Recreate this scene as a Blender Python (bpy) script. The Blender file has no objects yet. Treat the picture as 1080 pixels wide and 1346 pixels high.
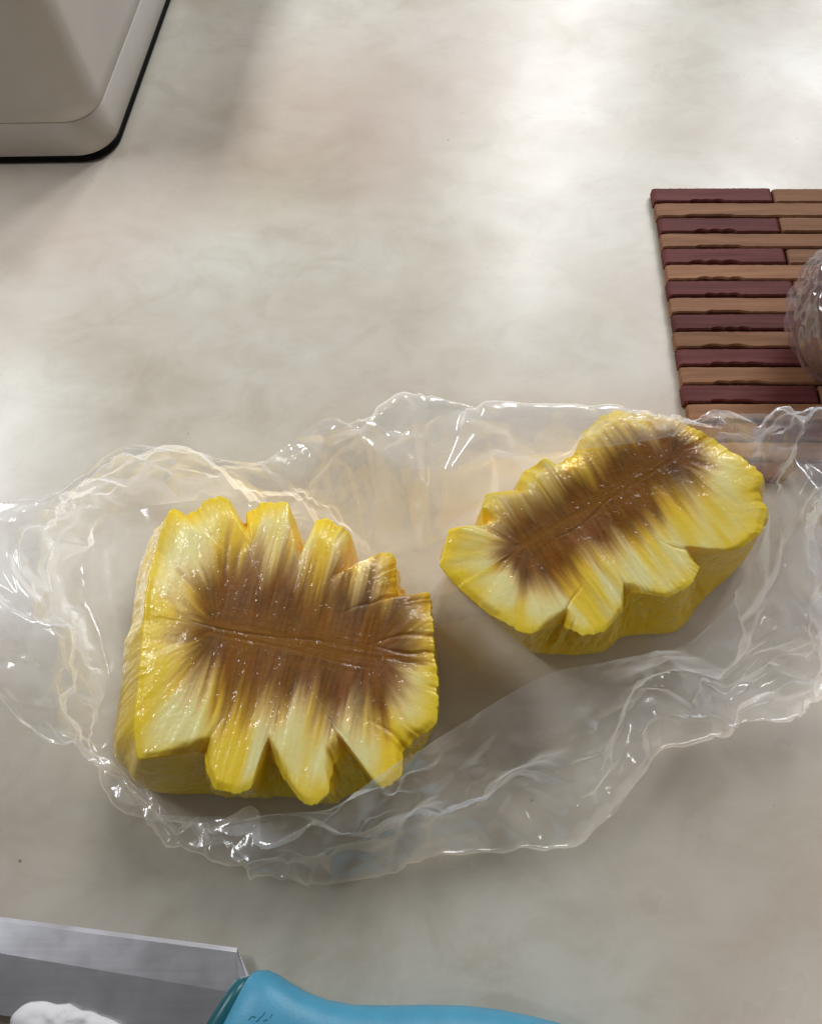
import bpy, math
import numpy as np
from mathutils import Vector

rng = np.random.RandomState(7)
sc = bpy.context.scene
R = math.radians

# ------------------------------------------------------------------ camera
CAM_H = 0.30            # lens height above the worktop (m)
PITCH = R(66.0)         # looking down
FPX = 1081.0            # focal length in photo pixels (photo 1080 x 1346)
CX, CY = 540.0, 673.0
cam_d = bpy.data.cameras.new('camera')
cam_d.sensor_fit = 'VERTICAL'
cam_d.sensor_height = 36.0
cam_d.lens = FPX / 1346.0 * 36.0
cam_d.clip_start = 0.01
cam_d.clip_end = 50.0
cam = bpy.data.objects.new('camera', cam_d)
cam.location = (0, 0, CAM_H)
cam.rotation_euler = (math.pi / 2 - PITCH, 0, 0)
sc.collection.objects.link(cam)
sc.camera = cam

# ------------------------------------------------------------------ room light (indoors)
w = bpy.data.worlds.new('World')
sc.world = w
w.use_nodes = True
bg = w.node_tree.nodes['Background']
bg.inputs[0].default_value = (1.0, 0.92, 0.84, 1)
bg.inputs[1].default_value = 0.085


def area_lamp(name, loc, target, size, size_y, power, col, spread=180):
    d = bpy.data.lights.new(name, 'AREA')
    d.shape = 'RECTANGLE'
    d.size, d.size_y = size, size_y
    d.energy = power
    d.color = col
    d.spread = R(spread)
    o = bpy.data.objects.new(name, d)
    o.location = loc
    v = Vector(target) - Vector(loc)
    o.rotation_euler = v.to_track_quat('-Z', 'Y').to_euler()
    sc.collection.objects.link(o)
    return o


# strip lamp over the back left of the worktop; it glares in the gloss at the left edge
area_lamp('strip_lamp', (-0.56, 0.46, 0.62), (-0.06, 0.40, 0), 0.40, 0.13, 1.08, (0.95, 0.975, 1.0), 84)
# daylight through two window panes at the back right
area_lamp('window_pane_light', (0.42, 2.05, 1.45), (0.02, 0.64, 0), 0.34, 1.3, 2.15, (0.98, 0.985, 1.0), 54)
area_lamp('window_pane_light', (1.05, 1.90, 1.45), (0.06, 0.64, 0), 0.34, 1.3, 2.15, (0.98, 0.985, 1.0), 54)
# added fill without a known source, brightens the front right corner
area_lamp('corner_fill', (0.65, -0.45, 1.2), (0.32, -0.10, 0), 0.15, 0.15, 0.16, (1.0, 0.97, 0.93), 24)

sc.view_settings.view_transform = 'Standard'
sc.view_settings.look = 'None'
sc.view_settings.exposure = 0.0
sc.view_settings.gamma = 1.0
sc.render.engine = 'CYCLES'
sc.cycles.use_denoising = True
sc.cycles.max_bounces = 14
sc.cycles.transparent_max_bounces = 32
sc.cycles.diffuse_bounces = 4
sc.cycles.glossy_bounces = 4
sc.cycles.sample_clamp_indirect = 8.0

_F = np.array([0, math.cos(PITCH), -math.sin(PITCH)])
_U = np.array([0, math.sin(PITCH), math.cos(PITCH)])
_Rt = np.array([1.0, 0, 0])


def at(x, y, z=0.0):
    """photo pixel + height above the worktop -> point in the place"""
    x = np.asarray(x, float); y = np.asarray(y, float); z = np.asarray(z, float)
    d = (((x - CX) / FPX)[..., None] * _Rt + ((CY - y) / FPX)[..., None] * _U + _F)
    t = (CAM_H - z) / (-d[..., 2])
    p = d * t[..., None]
    p[..., 2] += CAM_H
    return p


# ------------------------------------------------------------------ noise
def _hash(i, j, seed):
    n = (i * 374761393 + j * 668265263 + seed * 974711) & 0x7fffffff
    n = ((n ^ (n >> 13)) * 1274126177) & 0x7fffffff
    n = (n ^ (n >> 16)) & 0xffff
    return n / 65535.0


def vnoise(x, y, seed=0):
    xi = np.floor(x).astype(np.int64); yi = np.floor(y).astype(np.int64)
    fx = x - xi; fy = y - yi
    fx = fx * fx * fx * (fx * (fx * 6 - 15) + 10); fy = fy * fy * fy * (fy * (fy * 6 - 15) + 10)
    a = _hash(xi, yi, seed); b = _hash(xi + 1, yi, seed)
    c = _hash(xi, yi + 1, seed); d = _hash(xi + 1, yi + 1, seed)
    return (a + (b - a) * fx) * (1 - fy) + (c + (d - c) * fx) * fy


def fbm(x, y, seed=0, oct=4):
    s = 0; a = 0.5; t = 0
    for k in range(oct):
        s = s + a * vnoise(x, y, seed + k * 17); t += a
        x = x * 2.03; y = y * 2.03; a *= 0.5
    return s / t


def sstep(a, b, x):
    t = np.clip((x - a) / (b - a), 0, 1)
    return t * t * (3 - 2 * t)


# ------------------------------------------------------------------ object helpers
def link(o, parent=None):
    sc.collection.objects.link(o)
    if parent is not None:
        o.parent = parent
    return o


def mesh_obj(name, verts, faces, mat, parent=None, smooth=True):
    me = bpy.data.meshes.new(name)
    me.from_pydata([tuple(v) for v in verts], [], [tuple(f) for f in faces])
    if smooth:
        me.polygons.foreach_set('use_smooth', [True] * len(me.polygons))
    me.materials.append(mat)
    me.update()
    return link(bpy.data.objects.new(name, me), parent)


def np_mesh(name, P, quads, mat, parent=None):
    me = bpy.data.meshes.new(name)
    nv, nq = len(P), len(quads)
    me.vertices.add(nv); me.vertices.foreach_set('co', np.ascontiguousarray(P, np.float32).ravel())
    me.loops.add(nq * 4); me.loops.foreach_set('vertex_index', np.ascontiguousarray(quads, np.int32).ravel())
    me.polygons.add(nq)
    me.polygons.foreach_set('loop_start', np.arange(0, nq * 4, 4, dtype=np.int32))
    me.polygons.foreach_set('loop_total', np.full(nq, 4, np.int32))
    me.polygons.foreach_set('use_smooth', np.ones(nq, bool))
    me.update(calc_edges=True)
    me.validate()
    me.materials.append(mat)
    return link(bpy.data.objects.new(name, me), parent)


def empty(name, loc):
    o = bpy.data.objects.new(name, None)
    o.empty_display_size = 0.01
    o.location = loc
    return link(o)


def tag(o, label, cat, group=None):
    o['label'] = label; o['category'] = cat
    if group: o['group'] = group
    return o


def keep(child, parent):
    """parent without moving (parents are unrotated empties)"""
    child.parent = parent
    child.location = Vector(child.location) - Vector(parent.location)
    return child


# ------------------------------------------------------------------ materials
def new_mat(name):
    m = bpy.data.materials.new(name)
    m.use_nodes = True
    nt = m.node_tree
    b = nt.nodes['Principled BSDF']
    return m, nt, b


def N(nt, kind, **kw):
    n = nt.nodes.new(kind)
    for k, v in kw.items():
        if k in n.inputs.keys():
            n.inputs[k].default_value = v
        else:
            setattr(n, k, v)
    return n


def ramp(nt, stops):
    r = nt.nodes.new('ShaderNodeValToRGB')
    el = r.color_ramp.elements
    el[0].position, el[0].color = stops[0][0], (*stops[0][1], 1)
    el[1].position, el[1].color = stops[-1][0], (*stops[-1][1], 1)
    for p, c in stops[1:-1]:
        e = el.new(p); e.color = (*c, 1)
    return r


def mix(nt, fac, a, b, blend='MIX'):
    m = nt.nodes.new('ShaderNodeMix'); m.data_type = 'RGBA'; m.blend_type = blend
    L = nt.links
    for sock, v in ((m.inputs[0], fac), (m.inputs[6], a), (m.inputs[7], b)):
        if hasattr(v, 'is_output'):
            L.new(v, sock)
        elif isinstance(v, tuple):
            sock.default_value = (*v, 1)
        else:
            sock.default_value = v
    return m.outputs[2]


def marble():
    m, nt, b = new_mat('marble_laminate')
    L = nt.links
    tc = N(nt, 'ShaderNodeTexCoord')
    mp = N(nt, 'ShaderNodeMapping'); mp.inputs['Rotation'].default_value = (0, 0, R(-40)); mp.inputs['Scale'].default_value = (1.0, 1.45, 1)
    L.new(tc.outputs['Object'], mp.inputs[0])
    n1 = N(nt, 'ShaderNodeTexNoise', Scale=9.0, Detail=5.0, Roughness=0.5, Distortion=0.25)
    n2 = N(nt, 'ShaderNodeTexNoise', Scale=34.0, Detail=10.0, Roughness=0.68, Distortion=0.6)
    n3 = N(nt, 'ShaderNodeTexNoise', Scale=5.5, Detail=4.0, Roughness=0.5)
    for n in (n1, n2):
        L.new(mp.outputs[0], n.inputs['Vector'])
    off = N(nt, 'ShaderNodeMapping'); off.inputs['Location'].default_value = (3.3, 1.7, 0.4)
    L.new(tc.outputs['Object'], off.inputs[0]); L.new(off.outputs[0], n3.inputs['Vector'])
    r1 = ramp(nt, [(0.28, (0.47, 0.405, 0.315)), (0.48, (0.59, 0.548, 0.462)), (0.68, (0.66, 0.635, 0.565))])
    L.new(n1.outputs['Fac'], r1.inputs[0])
    r2 = ramp(nt, [(0.36, (0.86, 0.83, 0.79)), (0.5, (0.97, 0.965, 0.95)), (0.66, (1.05, 1.05, 1.04))])
    L.new(n2.outputs['Fac'], r2.inputs[0])
    c = mix(nt, 0.8, r1.outputs[0], r2.outputs[0], 'MULTIPLY')
    r3 = ramp(nt, [(0.5, (0, 0, 0)), (0.72, (1, 1, 1))])
    L.new(n3.outputs['Fac'], r3.inputs[0])
    c = mix(nt, r3.outputs[0], c, mix(nt, 0.6, c, (0.58, 0.47, 0.41)))
    # fine speckle
    v = N(nt, 'ShaderNodeTexVoronoi', Scale=46.0); v.inputs['Randomness'].default_value = 1.0
    L.new(tc.outputs['Object'], v.inputs['Vector'])
    rs = ramp(nt, [(0.018, (1, 1, 1)), (0.032, (0, 0, 0))])
    L.new(v.outputs['Distance'], rs.inputs[0])
    sel = ramp(nt, [(0.68, (0, 0, 0)), (0.70, (1, 1, 1))])
    sepc = N(nt, 'ShaderNodeSeparateColor'); L.new(v.outputs['Color'], sepc.inputs[0]); L.new(sepc.outputs[0], sel.inputs[0])
    fs = mix(nt, 1.0, rs.outputs[0], sel.outputs[0], 'MULTIPLY')
    c = mix(nt, fs, c, (0.28, 0.23, 0.18))
    L.new(c, b.inputs['Base Color'])
    b.inputs['Roughness'].default_value = 0.30
    nr = N(nt, 'ShaderNodeTexNoise', Scale=30.0, Detail=3.0)
    L.new(tc.outputs['Object'], nr.inputs['Vector'])
    mr = N(nt, 'ShaderNodeMapRange'); mr.inputs['To Min'].default_value = 0.22; mr.inputs['To Max'].default_value = 0.36
    L.new(nr.outputs['Fac'], mr.inputs['Value']); L.new(mr.outputs[0], b.inputs['Roughness'])
    nb = N(nt, 'ShaderNodeTexNoise', Scale=420.0, Detail=2.0)
    L.new(tc.outputs['Object'], nb.inputs['Vector'])
    bp = N(nt, 'ShaderNodeBump', Strength=0.03, Distance=0.0004)
    L.new(nb.outputs['Fac'], bp.inputs['Height']); L.new(bp.outputs[0], b.inputs['Normal'])
    b.inputs['Specular IOR Level'].default_value = 0.5
    return m


def plain(name, col, rough=0.4, var=0.08, scale=60.0, bump=0.0, bscale=300.0, metal=0.0, spec=0.5, coat=0.0):
    m, nt, b = new_mat(name); L = nt.links
    tc = N(nt, 'ShaderNodeTexCoord')
    n = N(nt, 'ShaderNodeTexNoise', Scale=scale, Detail=4.0)
    L.new(tc.outputs['Object'], n.inputs['Vector'])
    lo = tuple(c * (1 - var) for c in col); hi = tuple(min(1, c * (1 + var)) for c in col)
    r = ramp(nt, [(0.3, lo), (0.7, hi)])
    L.new(n.outputs['Fac'], r.inputs[0]); L.new(r.outputs[0], b.inputs['Base Color'])
    b.inputs['Roughness'].default_value = rough
    b.inputs['Metallic'].default_value = metal
    b.inputs['Specular IOR Level'].default_value = spec
    b.inputs['Coat Weight'].default_value = coat
    if bump:
        nb = N(nt, 'ShaderNodeTexNoise', Scale=bscale, Detail=4.0)
        L.new(tc.outputs['Object'], nb.inputs['Vector'])
        bp = N(nt, 'ShaderNodeBump', Strength=bump, Distance=0.0006)
        L.new(nb.outputs['Fac'], bp.inputs['Height']); L.new(bp.outputs[0], b.inputs['Normal'])
    return m


def wood(name, dark, light):
    m, nt, b = new_mat(name); L = nt.links
    tc = N(nt, 'ShaderNodeTexCoord'); oi = N(nt, 'ShaderNodeObjectInfo')
    ad = N(nt, 'ShaderNodeVectorMath', operation='ADD')
    L.new(tc.outputs['Object'], ad.inputs[0]); L.new(oi.outputs['Location'], ad.inputs[1])
    mp = N(nt, 'ShaderNodeMapping'); mp.inputs['Scale'].default_value = (25, 420, 200)
    L.new(ad.outputs[0], mp.inputs[0])
    n = N(nt, 'ShaderNodeTexNoise', Scale=1.0, Detail=5.0, Roughness=0.6)
    L.new(mp.outputs[0], n.inputs['Vector'])
    r = ramp(nt, [(0.3, dark), (0.7, light)])
    L.new(n.outputs['Fac'], r.inputs[0])
    hs = N(nt, 'ShaderNodeHueSaturation')
    mr = N(nt, 'ShaderNodeMapRange'); mr.inputs['To Min'].default_value = 0.82; mr.inputs['To Max'].default_value = 1.15
    L.new(oi.outputs['Random'], mr.inputs['Value']); L.new(mr.outputs[0], hs.inputs['Value'])
    L.new(r.outputs[0], hs.inputs['Color']); L.new(hs.outputs[0], b.inputs['Base Color'])
    b.inputs['Roughness'].default_value = 0.62
    b.inputs['Specular IOR Level'].default_value = 0.2
    bp = N(nt, 'ShaderNodeBump', Strength=0.15, Distance=0.0003)
    L.new(n.outputs['Fac'], bp.inputs['Height']); L.new(bp.outputs[0], b.inputs['Normal'])
    return m


def film(name, haze=0.10, gloss=1.0, tint=(0.995, 0.995, 1.0), rough=0.15, relief=0.10):
    """clear thin polythene: see-through, a little milky, with a shiny skin"""
    m, nt, b = new_mat(name); L = nt.links
    nt.nodes.remove(b)
    out = nt.nodes['Material Output']
    tc = N(nt, 'ShaderNodeTexCoord')
    n1 = N(nt, 'ShaderNodeTexNoise', Scale=55.0, Detail=5.0, Roughness=0.6)
    L.new(tc.outputs['Object'], n1.inputs['Vector'])
    mr = N(nt, 'ShaderNodeMapRange')
    mr.inputs['From Min'].default_value = 0.35; mr.inputs['From Max'].default_value = 0.7
    mr.inputs['To Min'].default_value = haze * 0.5; mr.inputs['To Max'].default_value = haze * 1.5
    L.new(n1.outputs['Fac'], mr.inputs['Value'])
    ly = N(nt, 'ShaderNodeAttribute', attribute_name='layers_sheen')     # doubled or gathered film is milkier; back flap has window sheen painted in
    lm = N(nt, 'ShaderNodeMath', operation='MULTIPLY_ADD'); lm.inputs[1].default_value = 0.38
    L.new(ly.outputs['Fac'], lm.inputs[0]); L.new(mr.outputs[0], lm.inputs[2])
    mr = lm
    # crinkle relief
    v1 = N(nt, 'ShaderNodeTexNoise', Scale=170.0, Detail=3.0, Roughness=0.55, Distortion=1.2)
    L.new(tc.outputs['Object'], v1.inputs['Vector'])
    bp = N(nt, 'ShaderNodeBump', Strength=relief, Distance=0.0010)
    L.new(v1.outputs['Fac'], bp.inputs['Height'])
    tr = N(nt, 'ShaderNodeBsdfTransparent'); tr.inputs[0].default_value = (*tint, 1)
    df = N(nt, 'ShaderNodeBsdfDiffuse'); df.inputs[0].default_value = (0.96, 0.96, 0.97, 1)
    tl = N(nt, 'ShaderNodeBsdfTranslucent'); tl.inputs[0].default_value = (0.96, 0.96, 0.97, 1)
    mx0 = N(nt, 'ShaderNodeMixShader'); mx0.inputs[0].default_value = 0.5
    L.new(df.outputs[0], mx0.inputs[1]); L.new(tl.outputs[0], mx0.inputs[2])
    # milkiness grows with the length of film a slanting ray runs through
    lw = N(nt, 'ShaderNodeLayerWeight'); L.new(bp.outputs[0], lw.inputs['Normal'])
    c1 = N(nt, 'ShaderNodeMath', operation='SUBTRACT'); c1.inputs[0].default_value = 1.7; L.new(lw.outputs['Facing'], c1.inputs[1])
    c2 = N(nt, 'ShaderNodeMath', operation='DIVIDE'); c2.inputs[0].default_value = 1.0; L.new(c1.outputs[0], c2.inputs[1])
    c3 = N(nt, 'ShaderNodeMath', operation='SUBTRACT'); c3.inputs[0].default_value = 1.0; L.new(mr.outputs[0], c3.inputs[1])
    c4 = N(nt, 'ShaderNodeMath', operation='POWER'); L.new(c3.outputs[0], c4.inputs[0]); L.new(c2.outputs[0], c4.inputs[1])
    c5 = N(nt, 'ShaderNodeMath', operation='SUBTRACT'); c5.inputs[0].default_value = 1.0; L.new(c4.outputs[0], c5.inputs[1])
    # light scattered by the film mostly goes on forwards, so it dims what is behind only a little
    c6 = N(nt, 'ShaderNodeMath', operation='MULTIPLY_ADD'); c6.inputs[1].default_value = -0.95; c6.inputs[2].default_value = 1.0; L.new(c5.outputs[0], c6.inputs[0])
    tm = N(nt, 'ShaderNodeVectorMath', operation='SCALE'); tm.inputs[0].default_value = tint; L.new(c6.outputs[0], tm.inputs['Scale'])
    L.new(tm.outputs[0], tr.inputs[0])
    for sh in (df, tl):
        vm = N(nt, 'ShaderNodeVectorMath', operation='SCALE'); vm.inputs[0].default_value = (0.86, 0.91, 1.0); L.new(c5.outputs[0], vm.inputs['Scale'])
        L.new(vm.outputs[0], sh.inputs[0])
    mx1 = N(nt, 'ShaderNodeAddShader')
    L.new(tr.outputs[0], mx1.inputs[0]); L.new(mx0.outputs[0], mx1.inputs[1])
    fr = N(nt, 'ShaderNodeFresnel', IOR=1.5); L.new(bp.outputs[0], fr.inputs['Normal'])
    ge = N(nt, 'ShaderNodeNewGeometry')           # a film is thin: the same reflection from either side
    io = N(nt, 'ShaderNodeMapRange'); io.inputs['To Min'].default_value = 1.5; io.inputs['To Max'].default_value = 1 / 1.5
    L.new(ge.outputs['Backfacing'], io.inputs['Value']); L.new(io.outputs[0], fr.inputs['IOR'])
    mg = N(nt, 'ShaderNodeMath', operation='MULTIPLY'); mg.inputs[1].default_value = 2.0 * gloss
    mg.use_clamp = True
    fm = N(nt, 'ShaderNodeMath', operation='MINIMUM'); fm.inputs[1].default_value = 0.12
    L.new(fr.outputs[0], fm.inputs[0]); L.new(fm.outputs[0], mg.inputs[0])
    gl = N(nt, 'ShaderNodeBsdfGlossy'); gl.inputs['Roughness'].default_value = rough
    L.new(mg.outputs[0], gl.inputs[0])
    L.new(bp.outputs[0], gl.inputs['Normal'])
    mx2 = N(nt, 'ShaderNodeAddShader')
    L.new(mx1.outputs[0], mx2.inputs[0]); L.new(gl.outputs[0], mx2.inputs[1])
    L.new(mx2.outputs[0], out.inputs['Surface'])
    return m


def pineapple_mat():
    m, nt, b = new_mat('wet_pineapple_flesh'); L = nt.links
    ca = N(nt, 'ShaderNodeAttribute', attribute_name='flesh')
    fa = N(nt, 'ShaderNodeAttribute', attribute_name='fibre')
    tc = N(nt, 'ShaderNodeTexCoord')
    n = N(nt, 'ShaderNodeTexNoise', Scale=1.0, Detail=4.0, Roughness=0.6)
    L.new(fa.outputs['Vector'], n.inputs['Vector'])
    r = ramp(nt, [(0.3, (0.86, 0.83, 0.76)), (0.5, (1.0, 1.0, 1.0)), (0.75, (1.08, 1.08, 1.12))])
    L.new(n.outputs['Fac'], r.inputs[0])
    c = mix(nt, 0.32, ca.outputs['Color'], r.outputs[0], 'MULTIPLY')
    L.new(c, b.inputs['Base Color'])
    b.inputs['Roughness'].default_value = 0.36
    b.inputs['Specular IOR Level'].default_value = 0.3
    b.inputs['Subsurface Weight'].default_value = 0.65
    b.inputs['Subsurface Radius'].default_value = (1.0, 0.82, 0.30)
    b.inputs['Subsurface Scale'].default_value = 0.004
    n2 = N(nt, 'ShaderNodeTexNoise', Scale=520.0, Detail=3.0, Roughness=0.6)
    L.new(tc.outputs['Object'], n2.inputs['Vector'])
    b1 = N(nt, 'ShaderNodeBump', Strength=0.12, Distance=0.0004)
    L.new(n.outputs['Fac'], b1.inputs['Height'])
    b2 = N(nt, 'ShaderNodeBump', Strength=0.45, Distance=0.0005)
    L.new(n2.outputs['Fac'], b2.inputs['Height']); L.new(b1.outputs[0], b2.inputs['Normal'])
    L.new(b2.outputs[0], b.inputs['Normal'])
    # juice film: shiny coat with its own beaded relief
    n3 = N(nt, 'ShaderNodeTexNoise', Scale=300.0, Detail=2.0, Roughness=0.5)
    L.new(tc.outputs['Object'], n3.inputs['Vector'])
    b3 = N(nt, 'ShaderNodeBump', Strength=0.8, Distance=0.0013)
    L.new(n3.outputs['Fac'], b3.inputs['Height']); L.new(b1.outputs[0], b3.inputs['Normal'])
    L.new(b3.outputs[0], b.inputs['Coat Normal'])
    cw = N(nt, 'ShaderNodeTexNoise', Scale=95.0, Detail=2.0); L.new(tc.outputs['Object'], cw.inputs['Vector'])
    cr = N(nt, 'ShaderNodeMapRange'); cr.inputs['From Min'].default_value = 0.38; cr.inputs['From Max'].default_value = 0.62; cr.inputs['To Min'].default_value = 0.15; cr.inputs['To Max'].default_value = 0.65
    L.new(cw.outputs['Fac'], cr.inputs['Value']); L.new(cr.outputs[0], b.inputs['Coat Weight'])
    b.inputs['Coat Roughness'].default_value = 0.09
    b.inputs['Coat IOR'].default_value = 1.5
    return m


M_marble = marble()
M_white = plain('white_plastic_shell', (0.68, 0.65, 0.62), 0.45, 0.05, 30, 0.04, 500, 0.0, 0.35)
M_black = plain('black_rubber', (0.004, 0.004, 0.005), 0.7, 0.1, 60, 0, 300, 0.0, 0.12)
M_purple = wood('purple_stained_wood', (0.095, 0.023, 0.024), (0.17, 0.053, 0.050))
M_tan = wood('tan_wood', (0.23, 0.105, 0.055), (0.36, 0.185, 0.10))
M_film = film('clear_polythene', 0.035)
M_film2 = film('grey_clear_wrap', 0.07, 1.3, (0.72, 0.72, 0.75))
M_pine = pineapple_mat()
M_juice = film('juice', 0.01, 2.2, (1.0, 0.98, 0.92), 0.12, 0.0)
M_teal = plain('turquoise_plastic', (0.09, 0.39, 0.60), 0.42, 0.08, 120, 0.14, 900)
M_teal_dark = plain('dark_teal_plastic', (0.018, 0.135, 0.165), 0.3, 0.12, 120)
M_teal_mid = plain('worn_teal_plastic', (0.035, 0.22, 0.31), 0.5, 0.2, 300)
M_tissue = plain('white_paper', (0.83, 0.83, 0.85), 0.8, 0.02, 80, 0.2, 200)
M_fruit = plain('dull_pink_fruit', (0.30, 0.17, 0.14), 0.5, 0.4, 70)


def steel():
    m, nt, b = new_mat('brushed_steel'); L = nt.links
    tc = N(nt, 'ShaderNodeTexCoord')
    mp = N(nt, 'ShaderNodeMapping'); mp.inputs['Rotation'].default_value = (0, 0, R(98)); mp.inputs['Scale'].default_value = (30, 900, 30)
    L.new(tc.outputs['Object'], mp.inputs[0])
    n = N(nt, 'ShaderNodeTexNoise', Scale=1.0, Detail=4.0); L.new(mp.outputs[0], n.inputs['Vector'])
    n2 = N(nt, 'ShaderNodeTexNoise', Scale=90.0, Detail=5.0); L.new(tc.outputs['Object'], n2.inputs['Vector'])
    r = ramp(nt, [(0.3, (0.55, 0.55, 0.59)), (0.7, (0.60, 0.60, 0.64))]); L.new(n.outputs['Fac'], r.inputs[0])
    L.new(r.outputs[0], b.inputs['Base Color'])
    b.inputs['Metallic'].default_value = 0.85
    mr = N(nt, 'ShaderNodeMapRange'); mr.inputs['To Min'].default_value = 0.24; mr.inputs['To Max'].default_value = 0.46
    L.new(n2.outputs['Fac'], mr.inputs['Value']); L.new(mr.outputs[0], b.inputs['Roughness'])
    bp = N(nt, 'ShaderNodeBump', Strength=0.03, Distance=0.0002); L.new(n.outputs['Fac'], bp.inputs['Height']); L.new(bp.outputs[0], b.inputs['Normal'])
    return m


M_steel = steel()

# ------------------------------------------------------------------ worktop
wt = mesh_obj('worktop', [(-0.75, -0.30, 0), (0.75, -0.30, 0), (0.75, 0.75, 0), (-0.75, 0.75, 0),
                          (-0.75, -0.30, -0.03), (0.75, -0.30, -0.03), (0.75, 0.75, -0.03), (-0.75, 0.75, -0.03)],
              [(0, 1, 2, 3), (7, 6, 5, 4), (0, 4, 5, 1), (1, 5, 6, 2), (2, 6, 7, 3), (3, 7, 4, 0)], M_marble, smooth=False)
wt['kind'] = 'structure'


# ------------------------------------------------------------------ white appliance, back left
def round_poly(pts, rad, seg=14):
    out = []
    n = len(pts)
    for i in range(n):
        p0, p1, p2 = (np.array(pts[(i + k) % n], float) for k in (-1, 0, 1))
        a = (p0 - p1) / np.linalg.norm(p0 - p1); b_ = (p2 - p1) / np.linalg.norm(p2 - p1)
        ang = math.acos(np.clip(a @ b_, -1, 1)); t = rad / math.tan(ang / 2)
        c = p1 + (a + b_) / np.linalg.norm(a + b_) * rad / math.sin(ang / 2)
        s = p1 + a * t - c; e = p1 + b_ * t - c
        a0 = math.atan2(s[1], s[0]); a1 = math.atan2(e[1], e[0])
        d = (a1 - a0 + math.pi) % (2 * math.pi) - math.pi
        for k in range(seg + 1):
            q = a0 + d * k / seg
            out.append(c + rad * np.array([math.cos(q), math.sin(q)]))
    return np.array(out)


def offset_scale(poly, d):
    c = poly.mean(0)
    v = poly - c
    l = np.linalg.norm(v, axis=1, keepdims=True)
    return c + v * (1 - d / l)


def loft(name, rings, mat, parent, cap=True):
    n = len(rings[0]); V = []; F = []
    for r_ in rings: V += [tuple(p) for p in r_]
    for k in range(len(rings) - 1):
        for i in range(n):
            j = (i + 1) % n
            F.append((k * n + i, k * n + j, (k + 1) * n + j, (k + 1) * n + i))
    if cap:
        F.append(tuple(range(n))[::-1]); F.append(tuple((len(rings) - 1) * n + i for i in range(n)))
    return mesh_obj(name, V, F, mat, parent)


P_corner = at(150, 214)[:2]
P_left = at(0, 216)[:2]
P_back = at(226, 0)[:2]
dl = (P_left - P_corner) / np.linalg.norm(P_left - P_corner)
db = (P_back - P_corner) / np.linalg.norm(P_back - P_corner)
foot = [P_corner, P_corner + db * 0.17, P_corner + db * 0.17 + dl * 0.20, P_corner + dl * 0.20]
fp = round_poly(foot, 0.019)
base_pt = Vector((*fp.mean(0), 0))
ap = empty('kitchen_appliance', base_pt)
tag(ap, 'white rounded plastic appliance with thin black base at the back corner', 'appliance')


def ring(poly, z):
    return np.column_stack([poly - np.array(base_pt[:2]), np.full(len(poly), z)])


loft('base_rim', [ring(offset_scale(fp, 0.0008), 0.0005), ring(fp, 0.0010), ring(fp, 0.0030), ring(offset_scale(fp, 0.001), 0.0038)], M_black, ap)
loft('lower_shell', [ring(offset_scale(fp, 0.0016), 0.0034), ring(offset_scale(fp, 0.0008), 0.0042), ring(offset_scale(fp, 0.0018), 0.0120),
                     ring(offset_scale(fp, 0.0026), 0.0212), ring(offset_scale(fp, 0.0031), 0.0218)], M_white, ap)
rr = [ring(offset_scale(fp, 0.0034), 0.0216), ring(offset_scale(fp, 0.0032), 0.0220), ring(offset_scale(fp, 0.0029), 0.0222)]
for k in range(10):
    rr.append(ring(offset_scale(fp, 0.0029 + 0.0046 * (k + 1) / 10), 0.0225 + 0.062 * (k + 1) / 10))
rr += [ring(offset_scale(fp, 0.0085), 0.0875), ring(offset_scale(fp, 0.012), 0.0895), ring(offset_scale(fp, 0.03), 0.0902)]
loft('upper_shell', rr, M_white, ap)

# ------------------------------------------------------------------ slatted wooden trivet
SZ = 0.0055
n_sl = 17
yb, yf = at(960, 246, SZ)[1], at(960, 529, SZ)[1]
pitch_y = (yb - yf) / 13.0
xl0, xl1 = at(859, 250, SZ)[0], at(902, 535, SZ)[0]
x_end = at(1013, 253, SZ)[0]
x_far = x_end + 0.06
tv = empty('slatted_trivet', Vector((xl0, yf, 0)))
tag(tv, 'wooden trivet of alternating purple and tan slats at the right edge', 'trivet')


def slat(L_, wd, scallop, mat, loc, nm='slat', rot=0.0):
    h = SZ
    nx = 48
    xs = np.linspace(0, L_, nx)
    front = np.full(nx, -wd / 2.0)
    if scallop:
        a, b_ = 0.040 * rng.uniform(.28, .42), 0.040 * rng.uniform(.72, .90)
        t = np.clip((xs - a) / (b_ - a), 0, 1)
        inside = (xs > a) & (xs < b_)
        front = front + inside * (rng.uniform(.0003, .0006) + rng.uniform(.0004, .0008) * np.abs(np.sin(t * math.pi * rng.choice([2.0, 3.0, 3.0]) + rng.uniform(0, .6))))
    prof = [(0.0, 0.0), (0.0, h - 0.0006), (0.0006, h)]
    V = []; F = []
    for i, x in enumerate(xs):
        e = 0.0005 if i in (0, nx - 1) else 0.0
        f = front[i] + rng.uniform(-.00012, .00012); bk = wd / 2.0 + rng.uniform(-.00015, .00010)
        V += [(x, f, 0.0009), (x, f, h - 0.0008 - e), (x, f + 0.0006, h - e), (x, bk - 0.0006, h - e), (x, bk, h - 0.0008 - e), (x, bk, 0.0009)]
    for i in range(nx - 1):
        for k in range(6):
            a0 = i * 6 + k; b0 = i * 6 + (k + 1) % 6
            F.append((a0, a0 + 6, b0 + 6, b0))
    F.append(tuple(range(6))); F.append(tuple((nx - 1) * 6 + k for k in range(6))[::-1])
    o = mesh_obj(nm, V, F, mat, tv, smooth=False)
    o.location = Vector(loc) - tv.location
    o.rotation_euler = (0, 0, rot)
    return o


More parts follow.
